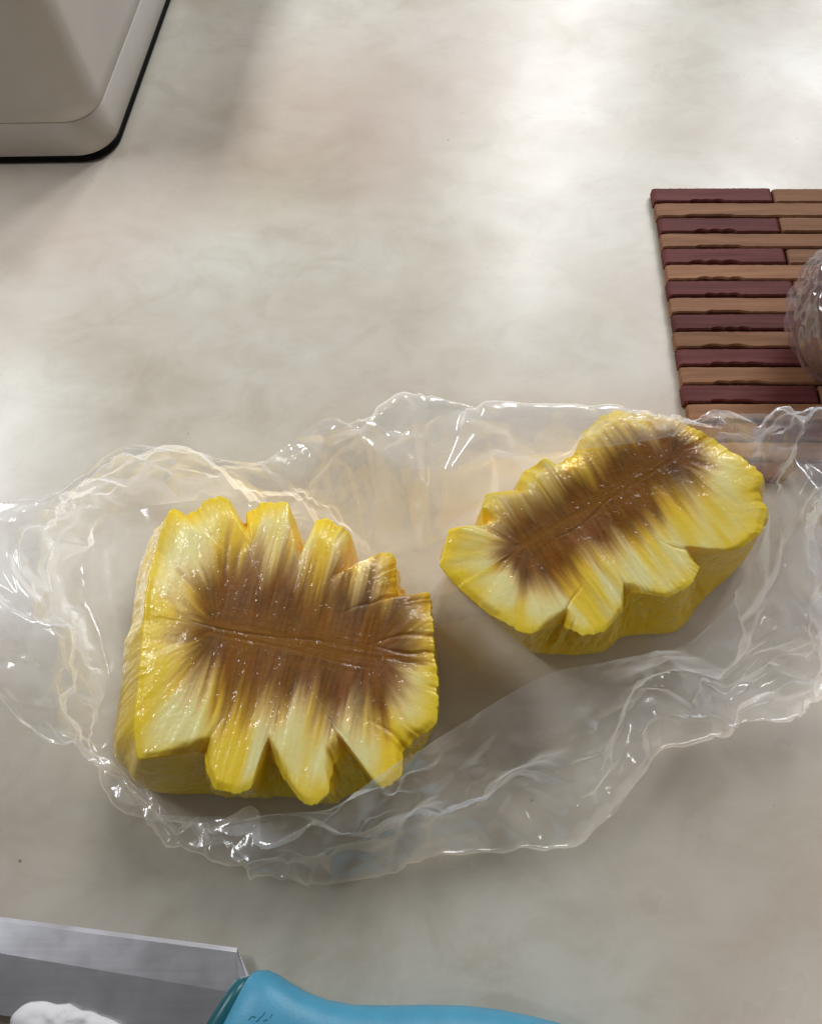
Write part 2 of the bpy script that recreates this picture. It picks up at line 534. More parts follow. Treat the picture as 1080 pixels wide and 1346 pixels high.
for i in range(n_sl):
    y = yb - pitch_y * (i + 0.5)
    f = i / (n_sl - 1)
    x0 = xl0 + (xl1 - xl0) * min(1, i / 13.0) + rng.uniform(-0.0006, 0.0006)
    wd = pitch_y * rng.uniform(0.90, 0.95)
    if i % 2 == 0:
        slat(x_end - x0 + rng.uniform(-.0005, .0005), wd, True, M_purple, (x0, y, 0), rot=rng.uniform(-.008, .008))
        slat(x_far - x_end - 0.0012, wd, False, M_tan, (x_end + 0.0012, y + rng.uniform(-.0003, .0003), 0))
    else:
        slat(x_far - x0, wd, True, M_tan, (x0 + 0.0003, y, 0), rot=rng.uniform(-.004, .004))
# hidden cords the slats are strung on
for xc in (xl0 + 0.009, x_end - 0.006, x_end + 0.03):
    ys = np.linspace(yb - 0.001, yb - pitch_y * n_sl + 0.001, 2)
    V = []
    for yy in ys:
        V += [(xc - 0.0006, yy, 0.0004), (xc + 0.0006, yy, 0.0004), (xc + 0.0006, yy, 0.0014), (xc - 0.0006, yy, 0.0014)]
    o = mesh_obj('cord', V, [(0, 1, 5, 4), (1, 2, 6, 5), (2, 3, 7, 6), (3, 0, 4, 7), (0, 3, 2, 1), (4, 5, 6, 7)], M_black, None, False)
    keep(o, tv)


# ------------------------------------------------------------------ pineapple chunks
def ray_r(poly, c, th):
    """distance from c to the polygon outline along each angle (farthest hit)"""
    a = poly - c; b_ = np.roll(poly, -1, 0) - c
    dx, dy = np.cos(th)[:, None], np.sin(th)[:, None]
    ex, ey = (b_ - a)[:, 0][None], (b_ - a)[:, 1][None]
    den = dx * ey - dy * ex
    den = np.where(np.abs(den) < 1e-12, 1e-12, den)
    t = (a[:, 0][None] * ey - a[:, 1][None] * ex) / den
    s = (a[:, 0][None] * dy - a[:, 1][None] * dx) / den
    ok = (s >= -1e-6) & (s <= 1 + 1e-6) & (t > 0)
    return np.where(ok, t, 0).max(1)


def gsm(a, sig):
    k = int(sig * 4) + 1
    x = np.arange(-k, k + 1); g = np.exp(-0.5 * (x / sig) ** 2); g /= g.sum()
    ap_ = np.concatenate([a[-k:], a, a[:k]])
    return np.convolve(ap_, g, 'valid')


def srgb(r, g, b):
    c = np.array([r, g, b]) / 255.0
    return np.where(c <= 0.04045, c / 12.92, ((c + 0.055) / 1.055) ** 2.4)


PINE_LIST = []


def pineapple(name, label, face_px, base_px, zt, tilt, cpx, core_a, core_b, core_w, crack, seed, mid_px=None, endk=1.8):
    nt_, nr, nw = 900, 110, 46
    th = np.linspace(-math.pi, math.pi, nt_, endpoint=False)
    C = at(*cpx, zt)[:2]
    face = at([p[0] for p in face_px], [p[1] for p in face_px], zt)[:, :2]
    base = at([p[0] for p in base_px], [p[1] for p in base_px], 0.002)[:, :2]
    rf = gsm(ray_r(face, C, th), 1.6)
    rb = gsm(ray_r(base, C, th), 7.0)
    rf = rf * (1 + 0.034 * (1 - 0.8 * sstep(0.55, 0.8, -np.cos(th))) * (fbm(th * 34, th * 0, seed, 4) - 0.5))
    hull = gsm(rf, 26)
    hull = gsm(np.maximum(rf, hull), 16)
    notch = np.clip((hull - rf) / (hull.mean() * 0.12), 0, 1)          # 1 in the cut grooves
    rm = rf * 0.60 + 0.40 * rb
    rm = np.maximum(rm, rf * 0.97) if mid_px is None else rm
    if mid_px is not None:
        mid = at([p[0] for p in mid_px], [p[1] for p in mid_px], zt * 0.5)[:, :2]
        rm = gsm(ray_r(mid, C, th), 4.0) * (1 - 0.06 * notch)
    # face rings
    rho = np.linspace(0, 1, nr + 1)[1:] ** 0.85
    RR = rho[:, None] * rf[None]
    X = C[0] + RR * np.cos(th); Y = C[1] + RR * np.sin(th)
    # photo-plane frame for the core direction
    A = at(*core_a, zt)[:2]; B = at(*core_b, zt)[:2]
    ax = (B - A) / np.linalg.norm(B - A); LN = np.linalg.norm(B - A)
    px_, py_ = X - A[0], Y - A[1]
    u = px_ * ax[0] + py_ * ax[1]; v = -px_ * ax[1] + py_ * ax[0]
    uc = np.clip(u, 0, LN)
    du = (u - uc) * endk
    d = np.sqrt(du ** 2 + v ** 2)
    # coordinate around the capsule outline
    s = uc * np.sign(v) + np.arctan2(du, np.abs(v) + 1e-6) * 0.012 * np.sign(v)
    s = s + 3.0 * (v < 0)
    wob = (fbm(X * 60, Y * 60, seed + 5, 2) - 0.5) * 0.0016
    streak = fbm((s + wob) * 520, d * 38, seed + 1, 3)                   # runs outward from the core
    streak2 = fbm((s + wob) * 1500, d * 80, seed + 2, 2)
    corest = fbm(u * 45, (v + wob) * 900, seed + 3, 3)                   # runs along the core
    big = fbm((s) * 120, d * 20, seed + 9, 2)
    wcore = core_w[0] * (v > 0) + core_w[1] * (v <= 0)
    q = d / wcore
    edge = q + (streak - 0.5) * 0.62 + (streak2 - 0.5) * 0.30 + (big - 0.5) * 0.70
    brown = 1 - sstep(0.55, 1.38, edge)
    halo = 1 - sstep(0.95, 1.65, edge)
    core_in = 1 - sstep(0.05, 0.50, np.abs(v) / wcore * 1.15 + np.maximum(np.abs(u - 0.45 * LN) / LN - 0.35, 0) * 1.6 + (corest - 0.5) * 0.45)
    edge_out = sstep(0.80, 1.0, rho[:, None] + (fbm(th * 9, th * 0 + rho[:, None] * 3, seed + 4, 2) - 0.5) * 0.12)
    fl2 = sstep(0.12, 0.40, np.abs(v) / wcore + (big - 0.5) * 0.25 + np.abs(du) * 40)
    # relief
    Z = np.full_like(X, zt)
    Z += tilt[0] * (X - C[0]) + tilt[1] * (Y - C[1])
    fl = sstep(0.35, 1.0, q)
    Z += (streak - 0.5) * 0.00045 * fl + (streak2 - 0.5) * 0.00012 * fl
    Z += (big - 0.5) * 0.0016 * fl
    Z += (corest - 0.5) * 0.00018 * (1 - fl2)
    Z -= 0.0004 * np.exp(-(q / 0.6) ** 2)
    Z -= 0.0040 * notch[None] ** 1.5 * sstep(0.86, 1.0, rho[:, None]) ** 1.2
    lob = vnoise(th * 5.5 + 20, th * 0, seed + 12)
    backs = sstep(0.1, 0.6, np.sin(th) + 0.2 * np.sin(th * 7 + seed))[None]            # the far teeth slope away
    Z -= 0.0014 * lob[None] * sstep(0.93, 1.0, rho[:, None]) ** 1.5 + 0.0050 * lob[None] * backs * sstep(0.78, 1.0, rho[:, None]) ** 1.4
    # creases running in from the cut grooves
    mins = [k_ for k_ in range(nt_) if rf[k_] == rf[np.arange(k_ - 14, k_ + 15) % nt_].min() and notch[k_] > 0.15]
    crs = np.zeros_like(X)
    for k_ in mins:
        dth = (th - th[k_] + math.pi) % (2 * math.pi) - math.pi
        bend = 0.14 * np.sin(rho[:, None] * 9 + k_)
        crs = np.maximum(crs, np.exp(-((dth[None] + bend * (1 - rho[:, None])) / 0.016) ** 2) * sstep(0.5 + 0.15 * math.sin(k_), 0.95, rho[:, None]))
    Z -= 0.0006 * crs * (1 - sstep(0.75, 0.9, -np.cos(th)))[None]
    # crack in the core
    ca, cb = at(*crack[0], zt)[:2], at(*crack[1], zt)[:2]
    cd = (cb - ca) / np.linalg.norm(cb - ca); cl = np.linalg.norm(cb - ca)
    cu = (X - ca[0]) * cd[0] + (Y - ca[1]) * cd[1]
    cv = -(X - ca[0]) * cd[1] + (Y - ca[1]) * cd[0] + 0.0020 * np.sin(np.clip(cu / cl, 0, 1) * 5.0) * 0.6
    ck = np.exp(-(cv / 0.0004) ** 2) * sstep(-0.002, 0.006, cu) * (1 - sstep(cl - 0.012, cl, cu))
    Z -= 0.00012 * ck
    # colours (what the flesh itself is)
    pale = srgb(255, 238, 170); yel = srgb(252, 215, 48); deep = srgb(246, 204, 6)
    brn = srgb(124, 58, 12); brn2 = srgb(86, 37, 9); oli = srgb(146, 98, 28); tan = srgb(204, 148, 62)
    fv = sstep(0.3, 0.75, fbm(s * 190, d * 26, seed + 21, 3))
    col = pale[None, None] * (1 - fv[..., None] * 0.9) + yel[None, None] * fv[..., None] * 0.9
    col = col * (1 - edge_out[..., None] * 0.9) + yel * edge_out[..., None] * 0.9
    eo2 = sstep(0.93, 1.0, rho[:, None] + 0 * th)[..., None]
    eo2 = eo2 * (0.25 + 0.75 * lob[None, :, None])
    col = col * (1 - eo2 * 0.4) + deep * eo2 * 0.4
    col = col * (1 - notch[None, :, None] * sstep(0.8, 1, rho)[:, None, None] * 0.6) + deep * notch[None, :, None] * sstep(0.8, 1, rho)[:, None, None] * 0.6
    h = (halo * 0.5)[..., None]
    col = col * (1 - h) + tan * h
    bm_ = (brown * (0.86 + 0.2 * (streak2 - 0.5)))[..., None]
    bb = sstep(0.35, 0.75, fbm(s * 300, d * 60, seed + 31, 3) * fl2 + (0.35 + 0.3 * corest) * (1 - fl2))[..., None]
    blot = sstep(0.35, 0.7, fbm(X * 120, Y * 120, seed + 33, 3))[..., None]
    bb = np.clip(bb * 0.6 + blot * 0.5, 0, 1)
    col = col * (1 - bm_) + (brn * (1 - bb) + brn2 * bb) * bm_
    ci = (core_in * brown * 0.75)[..., None]
    col = col * (1 - ci) + oli * ci
    col = col * (1 - 0.25 * ck[..., None])
    fib = np.stack([np.where(fl2 > 0.5, s * 950, u * 60), np.where(fl2 > 0.5, d * 75, v * 800), 0 * s], -1)
    # walls
    k = np.linspace(0, 1, nw + 1)[1:]
    ze = Z[-1]
    WX = []; WY = []; WZ = []; WC = []; WF = []
    for t in k:
        tt = t
        r_ = rf * (1 - tt) ** 2 + 2 * tt * (1 - tt) * (2 * rm - 0.5 * (rf + rb)) + rb * tt ** 2
        zz = ze * (1 - tt) + 0.0014 * tt
        wn = (fbm(th * 26 + 4 + tt * 1.2, tt * 3.5 + th * 0, seed + 41, 3) - 0.5)
        fine = (fbm(th * 120, tt * 9 + th * 0, seed + 43, 2) - 0.5)
        r_ = r_ + wn * (0.0042 - 0.0030 * (np.cos(th) < -0.6)) * math.sin(math.pi * min(1, tt * 1.1)) + fine * 0.0001 - notch * 0.0035 * math.sin(math.pi * tt) 
        if tt > 0.94:
            r_ = r_ - 0.003 * ((tt - 0.94) / 0.06) ** 2
        WX.append(C[0] + r_ * np.cos(th)); WY.append(C[1] + r_ * np.sin(th)); WZ.append(zz)
        mixw = sstep(0.3, 0.7, fbm(th * 14, tt * 4 + th * 0, seed + 51, 3))[:, None]
        WC.append(deep * (1 - mixw * 0.55) + yel * mixw * 0.55)
        WF.append(np.stack([th * 18, np.full_like(th, tt * 2.0), 0 * th + 9], -1))
    PX = np.concatenate([X, np.array(WX)]); PY = np.concatenate([Y, np.array(WY)]); PZ = np.concatenate([Z, np.array(WZ)])
    CC = np.concatenate([col, np.array(WC)]); FF = np.concatenate([fib, np.array(WF)])
    nring = PX.shape[0]
    P = np.stack([PX, PY, PZ], -1).reshape(-1, 3)
    ctr = np.array([[C[0], C[1], Z[0].mean()]]); bot = np.array([[C[0], C[1], 0.0014]])
    P = np.concatenate([P, ctr, bot])
    i0 = np.arange(nring - 1)[:, None] * nt_; jj = np.arange(nt_)[None]; j2 = (jj + 1) % nt_
    quads = np.stack([i0 + jj, i0 + nt_ + jj, i0 + nt_ + j2, i0 + j2], -1).reshape(-1, 4)
    # centre fans as quads over pairs of angles
    e = np.arange(0, nt_, 2)
    fan = np.stack([np.full(len(e), len(P) - 2), e, e + 1, (e + 2) % nt_], -1)
    o_ = (nring - 1) * nt_
    fan2 = np.stack([np.full(len(e), len(P) - 1), o_ + (e + 2) % nt_, o_ + e + 1, o_ + e], -1)
    quads = np.concatenate([quads, fan, fan2])
    org = np.array([C[0], C[1], 0.0])
    o = np_mesh(name, P - org, quads, M_pine)
    o.location = org
    me = o.data
    ctr_c = np.concatenate([CC.reshape(-1, 3), col[0].mean(0)[None], deep[None]])
    ctr_f = np.concatenate([FF.reshape(-1, 3), fib[0].mean(0)[None], np.zeros((1, 3))])
    a1 = me.attributes.new('flesh', 'FLOAT_COLOR', 'POINT')
    a1.data.foreach_set('color', np.concatenate([ctr_c, np.ones((len(ctr_c), 1))], 1).astype(np.float32).ravel())
    a2 = me.attributes.new('fibre', 'FLOAT_VECTOR', 'POINT')
    a2.data.foreach_set('vector', ctr_f.astype(np.float32).ravel())
    tag(o, label, 'pineapple')
    # beads of juice standing on the cut face
    r_ = np.random.RandomState(seed)
    xf, yf_, zf, qf = X[:-6].ravel(), Y[:-6].ravel(), Z[:-6].ravel(), q[:-6].ravel()
    clus = vnoise(xf * 130, yf_ * 130, seed + 61) * (0.25 + np.exp(-((qf - 1.05) / 0.35) ** 2)) * np.repeat(rho[:-6], nt_)
    pr = clus ** 5; pr /= pr.sum()
    idx = r_.choice(len(xf), 190, p=pr, replace=False)
    V = []; F = []
    for i_ in idx:
        a_ = r_.uniform(0.00012, 0.00042) * r_.choice([1, 1, 1.5]); asp = r_.uniform(1, 2.2); an = r_.uniform(0, 6.28)
        b0 = len(V)
        ca_, sa_ = math.cos(an), math.sin(an)
        for (rr_, hz) in ((1.0, -0.25), (0.80, 0.10), (0.45, 0.32)):
            for k_ in range(7):
                t_ = 2 * math.pi * k_ / 7
                dx, dy = rr_ * a_ * asp * math.cos(t_), rr_ * a_ * math.sin(t_)
                V.append((xf[i_] - C[0] + dx * ca_ - dy * sa_, yf_[i_] - C[1] + dx * sa_ + dy * ca_, zf[i_] + hz * a_))
        V.append((xf[i_] - C[0], yf_[i_] - C[1], zf[i_] + 0.40 * a_))
        for rg in range(2):
            for k_ in range(7):
                k2 = (k_ + 1) % 7
                F.append((b0 + rg * 7 + k_, b0 + rg * 7 + k2, b0 + rg * 7 + 7 + k2, b0 + rg * 7 + 7 + k_))
        for k_ in range(7):
            F.append((b0 + 14 + k_, b0 + 14 + (k_ + 1) % 7, b0 + 21))
    jb = mesh_obj('juice_beads', V, F, M_juice, o)
    jb['kind'] = 'stuff'
    PINE_LIST.append(dict(C=C, th=th, r=np.maximum.reduce([rf, rb, np.array([np.hypot(WX[nw // 2] - C[0], WY[nw // 2] - C[1])])[0]]), z=zt, tilt=tilt))
    return o


faceL = [(217, 670), (230, 664), (243, 675), (258, 661), (272, 652), (284, 648), (300, 651), (308, 664), (314, 690), (322, 668), (343, 658), (378, 660),
         (387, 681), (397, 718), (404, 694), (415, 680), (430, 677), (459, 692), (459, 714), (444, 744), (474, 730), (509, 718), (519, 726), (522, 778),
         (565, 768), (568, 811), (572, 864), (576, 898), (575, 951), (540, 972), (529, 990), (527, 1022), (504, 1037), (487, 1024), (474, 1003), (458, 966),
         (446, 988), (436, 1002), (431, 1044), (413, 1058), (396, 1055), (382, 1038), (367, 1014), (350, 984), (337, 1005), (331, 1037), (313, 1043), (281, 1039),
         (273, 1024), (263, 986), (236, 989), (205, 994), (180, 998), (176, 960), (181, 900), (187, 840), (191, 780), (200, 729)]
baseL = [(200, 700), (260, 690), (340, 695), (400, 715), (460, 740), (520, 790), (560, 800), (575, 860), (580, 900), (570, 960), (530, 1020), (480, 1040),
         (430, 1058), (380, 1050), (330, 1048), (280, 1045), (225, 1044), (178, 1030), (160, 992), (150, 985), (155, 930), (165, 880), (172, 830), (182, 760)]
midL = [(205, 690), (260, 672), (340, 675), (400, 697), (460, 715), (520, 760), (562, 785), (572, 860), (577, 900), (572, 955), (530, 1015), (490, 1035),
        (430, 1056), (382, 1048), (330, 1046), (280, 1043), (222, 1040), (174, 1026), (170, 1001), (148, 992), (150, 960), (158, 900), (160, 840), (172, 820), (180, 745)]
pineapple('pineapple_chunk',
          'larger pineapple chunk with brown core and notched rim, left in the bag',
          faceL, baseL, 0.042, (-0.02, 0.02), (375, 850), (290, 826), (488, 862), (0.0250, 0.0205), ((236, 812), (455, 852)), 11, midL)

faceR = [(577, 739), (585, 715), (590, 690), (615, 690), (637, 683), (634, 664), (638, 648), (660, 645), (679, 640), (690, 612), (720, 606), (753, 598),
         (765, 568), (790, 548), (815, 540), (850, 547), (892, 563), (918, 573), (945, 590), (969, 607), (1000, 632), (993, 648), (1007, 668), (1001, 700),
         (978, 718), (955, 726), (912, 712), (922, 742), (908, 768), (880, 782), (850, 776), (826, 772), (822, 796), (800, 824), (768, 832), (752, 820), (742, 808),
         (722, 818), (702, 828), (684, 824), (642, 800), (604, 768)]
baseR = [(580, 745), (610, 720), (660, 690), (720, 660), (790, 620), (850, 610), (910, 625), (960, 660), (985, 700), (972, 745), (925, 795),
         (893, 833), (812, 842), (800, 856), (750, 864), (700, 861), (640, 806), (600, 772)]
midR = [(577, 742), (600, 772), (640, 804), (698, 848), (738, 846), (747, 830), (765, 846), (800, 846), (818, 838), (832, 800), (850, 800), (890, 806), (914, 785), (922, 752), (935, 738),
        (960, 742), (985, 725), (1000, 700), (996, 655), (960, 625), (900, 590), (850, 575), (790, 580), (740, 625), (690, 640), (650, 665), (640, 682), (600, 705)]
pineapple('pineapple_chunk',
          'smaller tilted pineapple chunk with brown core, half under film at the right',
          faceR, baseR, 0.046, (0.03, 0.12), (790, 695), (690, 715), (878, 605), (0.0138, 0.0140), ((728, 706), (818, 650)), 77, midR, 1.5)

# ------------------------------------------------------------------ the clear plastic bag
# stations clockwise from the left: ground contact G, wall O, mouth edge R (photo pixel, height)
ST = [((140, 880, 0), (60, 820, .048), (-40, 770, .056)),
      ((115, 745, 0), (35, 715, .044), (-12, 672, .046)),
      ((150, 690, 0), (78, 655, .046), (60, 648, .053)),
      ((190, 668, 0), (150, 606, .048), (162, 588, .056)),
      ((290, 655, 0), (232, 598, .050), (250, 592, .058)),
      ((352, 672, 0), (318, 618, .046), (330, 606, .052)),
      ((420, 690, 0), (385, 622, .034), (372, 590, .036)),
      ((480, 726, 0), (445, 580, .046), (440, 549, .055)),
      ((545, 720, 0), (545, 531, .060), (530, 612, .058)),
      ((620, 680, 0), (640, 527, .064), (640, 604, .061)),
      ((720, 650, 0), (760, 535, .066), (762, 591, .061)),
      ((815, 608, 0), (862, 546, .064), (882, 573, .060)),
      ((905, 618, 0), (915, 552, .050), (925, 545, .054)),
      ((960, 640, 0), (1008, 555, .046), (1030, 545, .052)),
      ((1000, 680, 0), (1072, 560, .046), (1088, 548, .052)),
      ((1030, 740, 0), (1076, 660, .058), (1104, 606, .070)),
      ((1092, 850, 0), (1066, 745, .056), (1040, 618, .074)),
      ((1066, 935, 0), (1040, 835, .044), (990, 735, .062)),
      ((960, 957, 0), (935, 890, .030), (905, 836, .046)),
      ((868, 990, 0), (850, 915, .030), (806, 866, .044)),
      ((792, 1076, 0), (760, 980, .030), (720, 886, .044)),
      ((660, 1106, 0), (645, 1020, .032), (615, 945, .048)),
      ((540, 1128, 0), (548, 1052, .034), (530, 998, .050)),
      ((440, 1156, 0), (440, 1092, .026), (430, 1062, .032)),
      ((350, 1148, 0), (335, 1095, .018), (335, 1075, .024)),
      ((282, 1116, 0), (262, 1082, .014), (252, 1066, .018)),
      ((216, 1086, 0), (194, 1052, .012), (186, 1040, .016)),
      ((142, 1004, 0), (110, 985, .016), (78, 970, .022)),
      ((130, 935, 0), (55, 900, .040), (-50, 880, .044))]
ns = len(ST)
cen_a, cen_b = at(300, 850)[:2], at(850, 735)[:2]
ctrl = np.zeros((ns, 6, 3))
for i, (g, o_, r_) in enumerate(ST):
    jg = rng.uniform(-7, 7, 2); G = at(g[0] + jg[0], g[1] + jg[1], 0.0012); O = at(*o_); Rm = at(*r_)
    t = np.clip(((G[:2] - cen_a) @ (cen_b - cen_a)) / ((cen_b - cen_a) @ (cen_b - cen_a)), 0, 1)
    cpt = np.append(cen_a + t * (cen_b - cen_a), 0.0010)
    ctrl[i, 0] = cpt + 0.10 * (G - cpt); ctrl[i, 1] = cpt + 0.62 * (G - cpt); ctrl[i, 2] = G
    ctrl[i, 3] = 0.5 * (G + O) 
    ctrl[i, 4] = O; ctrl[i, 5] = Rm
ctrl[:, :2, 2] = 0.0010


def cat(p0, p1, p2, p3, t):
    return 0.5 * ((2 * p1) + (-p0 + p2) * t + (2 * p0 - 5 * p1 + 4 * p2 - p3) * t ** 2 + (-p0 + 3 * p1 - 3 * p2 + p3) * t ** 3)


def sample_sheet(nu, nv):
    u = np.linspace(0, ns, nu, endpoint=False); ui = u.astype(int); uf = (u - ui)[:, None, None]
    rows = cat(ctrl[(ui - 1) % ns], ctrl[ui], ctrl[(ui + 1) % ns], ctrl[(ui + 2) % ns], uf)
    ext = np.concatenate([2 * rows[:, :1] - rows[:, 1:2], rows, 2 * rows[:, -1:] - rows[:, -2:-1]], 1)
    seg = np.array([0, .10, .22, .40, .72, 1.0])           # share of rows for each span
    v = np.linspace(0, 1, nv)
    vi = np.clip(np.searchsorted(seg, v, 'right') - 1, 0, 4)
    vf = ((v - seg[vi]) / (seg[vi + 1] - seg[vi]))[None, :, None]
    S = cat(ext[:, vi], ext[:, vi + 1], ext[:, vi + 2], ext[:, vi + 3], vf)
    S[..., 2] = np.maximum(S[..., 2], 0.0010)
    return S, v


def normals(P):
    du = np.roll(P, -1, 0) - np.roll(P, 1, 0)
    dv = np.gradient(P, axis=1)
    n = np.cross(du, dv)
    return n / (np.linalg.norm(n, axis=-1, keepdims=True) + 1e-12)


def collide(P):
    for pc in PINE_LIST:
        rel = P[..., :2] - pc['C']
        rr_ = np.hypot(rel[..., 0], rel[..., 1]) + 1e-9
        a = np.arctan2(rel[..., 1], rel[..., 0])
        rl = np.interp(a, pc['th'], pc['r'], period=2 * math.pi) + 0.0006
        zt = pc['z'] + pc['tilt'][0] * rel[..., 0] + pc['tilt'][1] * rel[..., 1] + 0.0012
        ins = (rr_ < rl) & (P[..., 2] < zt) & (P[..., 2] > 0.0016)
        dz = zt - P[..., 2]; dr = rl - rr_
        up = ins & (dz < dr * 1.3)
        side = ins & ~up
        P[..., 2] = np.where(up, zt, P[..., 2])
        sc_ = np.where(side, rl / rr_, 1.0)[..., None]
        P[..., :2] = pc['C'] + rel * sc_
    P[..., 2] = np.maximum(P[..., 2], 0.0009)
    return P


def relax(P, goal, vv, ex, iters, kg, smooth):
    """inextensible film with too much length for its place: it buckles into wrinkles"""
    nu, nv = P.shape[:2]
    loose = sstep(0.16, 0.36, vv)[None, :, None]

    def rest(A, B): return np.linalg.norm(A - B, axis=-1) * ex
    ru = rest(np.roll(goal, -1, 0), goal); rv = rest(goal[:, 1:], goal[:, :-1])
    g1 = np.roll(goal, -1, 0)
    rd = rest(g1[:, 1:], goal[:, :-1]); re = rest(g1[:, :-1], goal[:, 1:])
    for it in range(iters):
        D = np.zeros_like(P)
        P1 = np.roll(P, -1, 0)
        e = P1 - P; l = np.linalg.norm(e, axis=-1) + 1e-12
        c = 0.5 * (1 - ru / l)[..., None] * e
        D += c; D -= np.roll(c, 1, 0)
        e = P[:, 1:] - P[:, :-1]; l = np.linalg.norm(e, axis=-1) + 1e-12
        c = 0.5 * (1 - rv / l)[..., None] * e
        D[:, :-1] += c; D[:, 1:] -= c
        e = P1[:, 1:] - P[:, :-1]; l = np.linalg.norm(e, axis=-1) + 1e-12
        c = 0.5 * (1 - rd / l)[..., None] * e
        D[:, :-1] += c; D[:, 1:] -= np.roll(c, 1, 0)
        e = P1[:, :-1] - P[:, 1:]; l = np.linalg.norm(e, axis=-1) + 1e-12
        c = 0.5 * (1 - re / l)[..., None] * e
        D[:, 1:] += c; D[:, :-1] -= np.roll(c, 1, 0)
        P = P + 0.30 * D * loose
        lap = 0.25 * (np.roll(P, -1, 0) + np.roll(P, 1, 0)) - 0.5 * P
        lv = np.zeros_like(P); lv[:, 1:-1] = 0.25 * (P[:, 2:] + P[:, :-2]) - 0.5 * P[:, 1:-1]
        P = P + smooth * (lap + lv) * loose
        P = P + (goal - P) * (kg * loose + 0.25 * (1 - loose))
        if it % 4 == 3:
            P = collide(P)
    return collide(P)


from mathutils.geometry import delaunay_2d_cdt


def facets(X, Y, n, wx, wy, seed, skew=0.0):
    """piecewise flat crumple field: random heights on a scattered triangulation, straight creases between"""
    r_ = np.random.RandomState(seed)
    px = r_.rand(n) * wx; py = r_.rand(n) * wy; h = r_.rand(n) - 0.5
    P_ = []; H_ = []
    for dx in (-wx, 0, wx):                      # periodic round the bag
        m = (px + dx > -0.25 * wx) & (px + dx < 1.25 * wx)
        P_ += list(zip(px[m] + dx, py[m])); H_ += list(h[m])
    for k in range(40):
        for yy in (-0.05 * wy, 1.05 * wy):
            P_.append((-0.25 * wx + 1.5 * wx * k / 39.0, yy)); H_.append(r_.rand() - 0.5)
    vs, _, fs, ov, _, _ = delaunay_2d_cdt([Vector(p) for p in P_], [], [], 0, 1e-6)
    hh = np.array([H_[o[0]] if o else 0.0 for o in ov])
    vs = np.array([tuple(v) for v in vs])
    out = np.zeros_like(X)
    for f in fs:
        a, b_, c = vs[f[0]], vs[f[1]], vs[f[2]]
        x0, x1 = min(a[0], b_[0], c[0]), max(a[0], b_[0], c[0])
        if x1 < 0 or x0 > wx: continue
        y0, y1 = min(a[1], b_[1], c[1]), max(a[1], b_[1], c[1])
        i0, i1 = np.searchsorted(X[:, 0], [x0 - skew, x1]); j0, j1 = np.searchsorted(Y[0], [y0, y1])
        i1 += 1; j1 += 1
        if i1 <= i0 or j1 <= j0: continue
        x = X[i0:i1, j0:j1]; y = Y[i0:i1, j0:j1]
        d = (b_[1] - c[1]) * (a[0] - c[0]) + (c[0] - b_[0]) * (a[1] - c[1])
        if abs(d) < 1e-12: continue
        w0 = ((b_[1] - c[1]) * (x - c[0]) + (c[0] - b_[0]) * (y - c[1])) / d
        w1 = ((c[1] - a[1]) * (x - c[0]) + (a[0] - c[0]) * (y - c[1])) / d
        w2 = 1 - w0 - w1
        ok = (w0 >= -1e-6) & (w1 >= -1e-6) & (w2 >= -1e-6)
        val = w0 * hh[f[0]] + w1 * hh[f[1]] + w2 * hh[f[2]]
        sub = out[i0:i1, j0:j1]; sub[ok] = val[ok]
    return out


nu0, nv0 = 760, 116
S, vv = sample_sheet(nu0, nv0)
nrm = normals(S)
X_ = np.repeat(np.linspace(0, 0.95, nu0, endpoint=False)[:, None], nv0, 1)   # metres round the bag
Y_ = np.repeat((vv * 0.13)[None], nu0, 0)
lo = sstep(0.16, 0.34, vv)[None, :]
f1 = facets(X_ + 0.25 * Y_, Y_ * 0.22, 330, 0.95, 0.0286, 5, 0.04)        # long folds running towards the mouth
f2 = facets(X_, Y_, 330, 0.95, 0.13, 6)
f3 = facets(X_, Y_, 1700, 0.95, 0.13, 8)
pick = sstep(0.40, 0.66, vnoise(X_ * 26, Y_ * 26, 91))     # crumpled here, smooth there
stn = np.arange(nu0)[:, None] / nu0 * ns
calm = 1 - 0.85 * (np.clip(1.6 - np.abs(stn - 10.2) / 1.4, 0, 1) + np.clip(1.6 - np.abs(stn - 20.8) / 1.2, 0, 1) + 0.75 * np.clip(1.7 - np.abs(stn - 3.8) / 1.5, 0, 1)) * sstep(0.50, 0.80, vv)[None]     # taut over the right chunk
def near(c, w_): return np.clip(1.35 - np.abs((stn - c + ns / 2) % ns - ns / 2) / w_, 0, 1)


pick = np.maximum(pick, near(20.9, 1.5) * (sstep(.25, .35, vv) - sstep(.74, .86, vv))[None])
fan = 1 + 0.8 * near(17.4, 1.8)
f4 = facets(X_, Y_, 950, 0.95, 0.13, 12)
rimc = 1 - 0.65 * sstep(0.80, 1.0, vv)[None]
nz = (f1 * 0.0075 * fan + f2 * (0.0060 + 0.0075 * pick) * rimc + f4 * 0.0042 * rimc) * calm + f3 * (0.0004 + 0.0030 * pick ** 2) * rimc * (0.4 + 0.6 * calm)
P3 = S + nrm * (nz * lo)[..., None]
P3 = collide(P3)
P3 = relax(P3, P3.copy(), vv, 1.001, 1, 0.05, 0.05)
P3[..., 2] = np.maximum(P3[..., 2], 0.0008)
nu3, nv3 = P3.shape[:2]
ii = np.arange(nu3)[:, None]; jj = np.arange(nv3 - 1)[None]; i2 = (ii + 1) % nu3
Q = np.stack([ii * nv3 + jj, i2 * nv3 + jj, i2 * nv3 + jj + 1, ii * nv3 + jj + 1], -1).reshape(-1, 4)
bag_o = at(560, 830)
bag = np_mesh('plastic_bag', P3.reshape(-1, 3) - bag_o, Q, M_film)
bag.location = bag_o



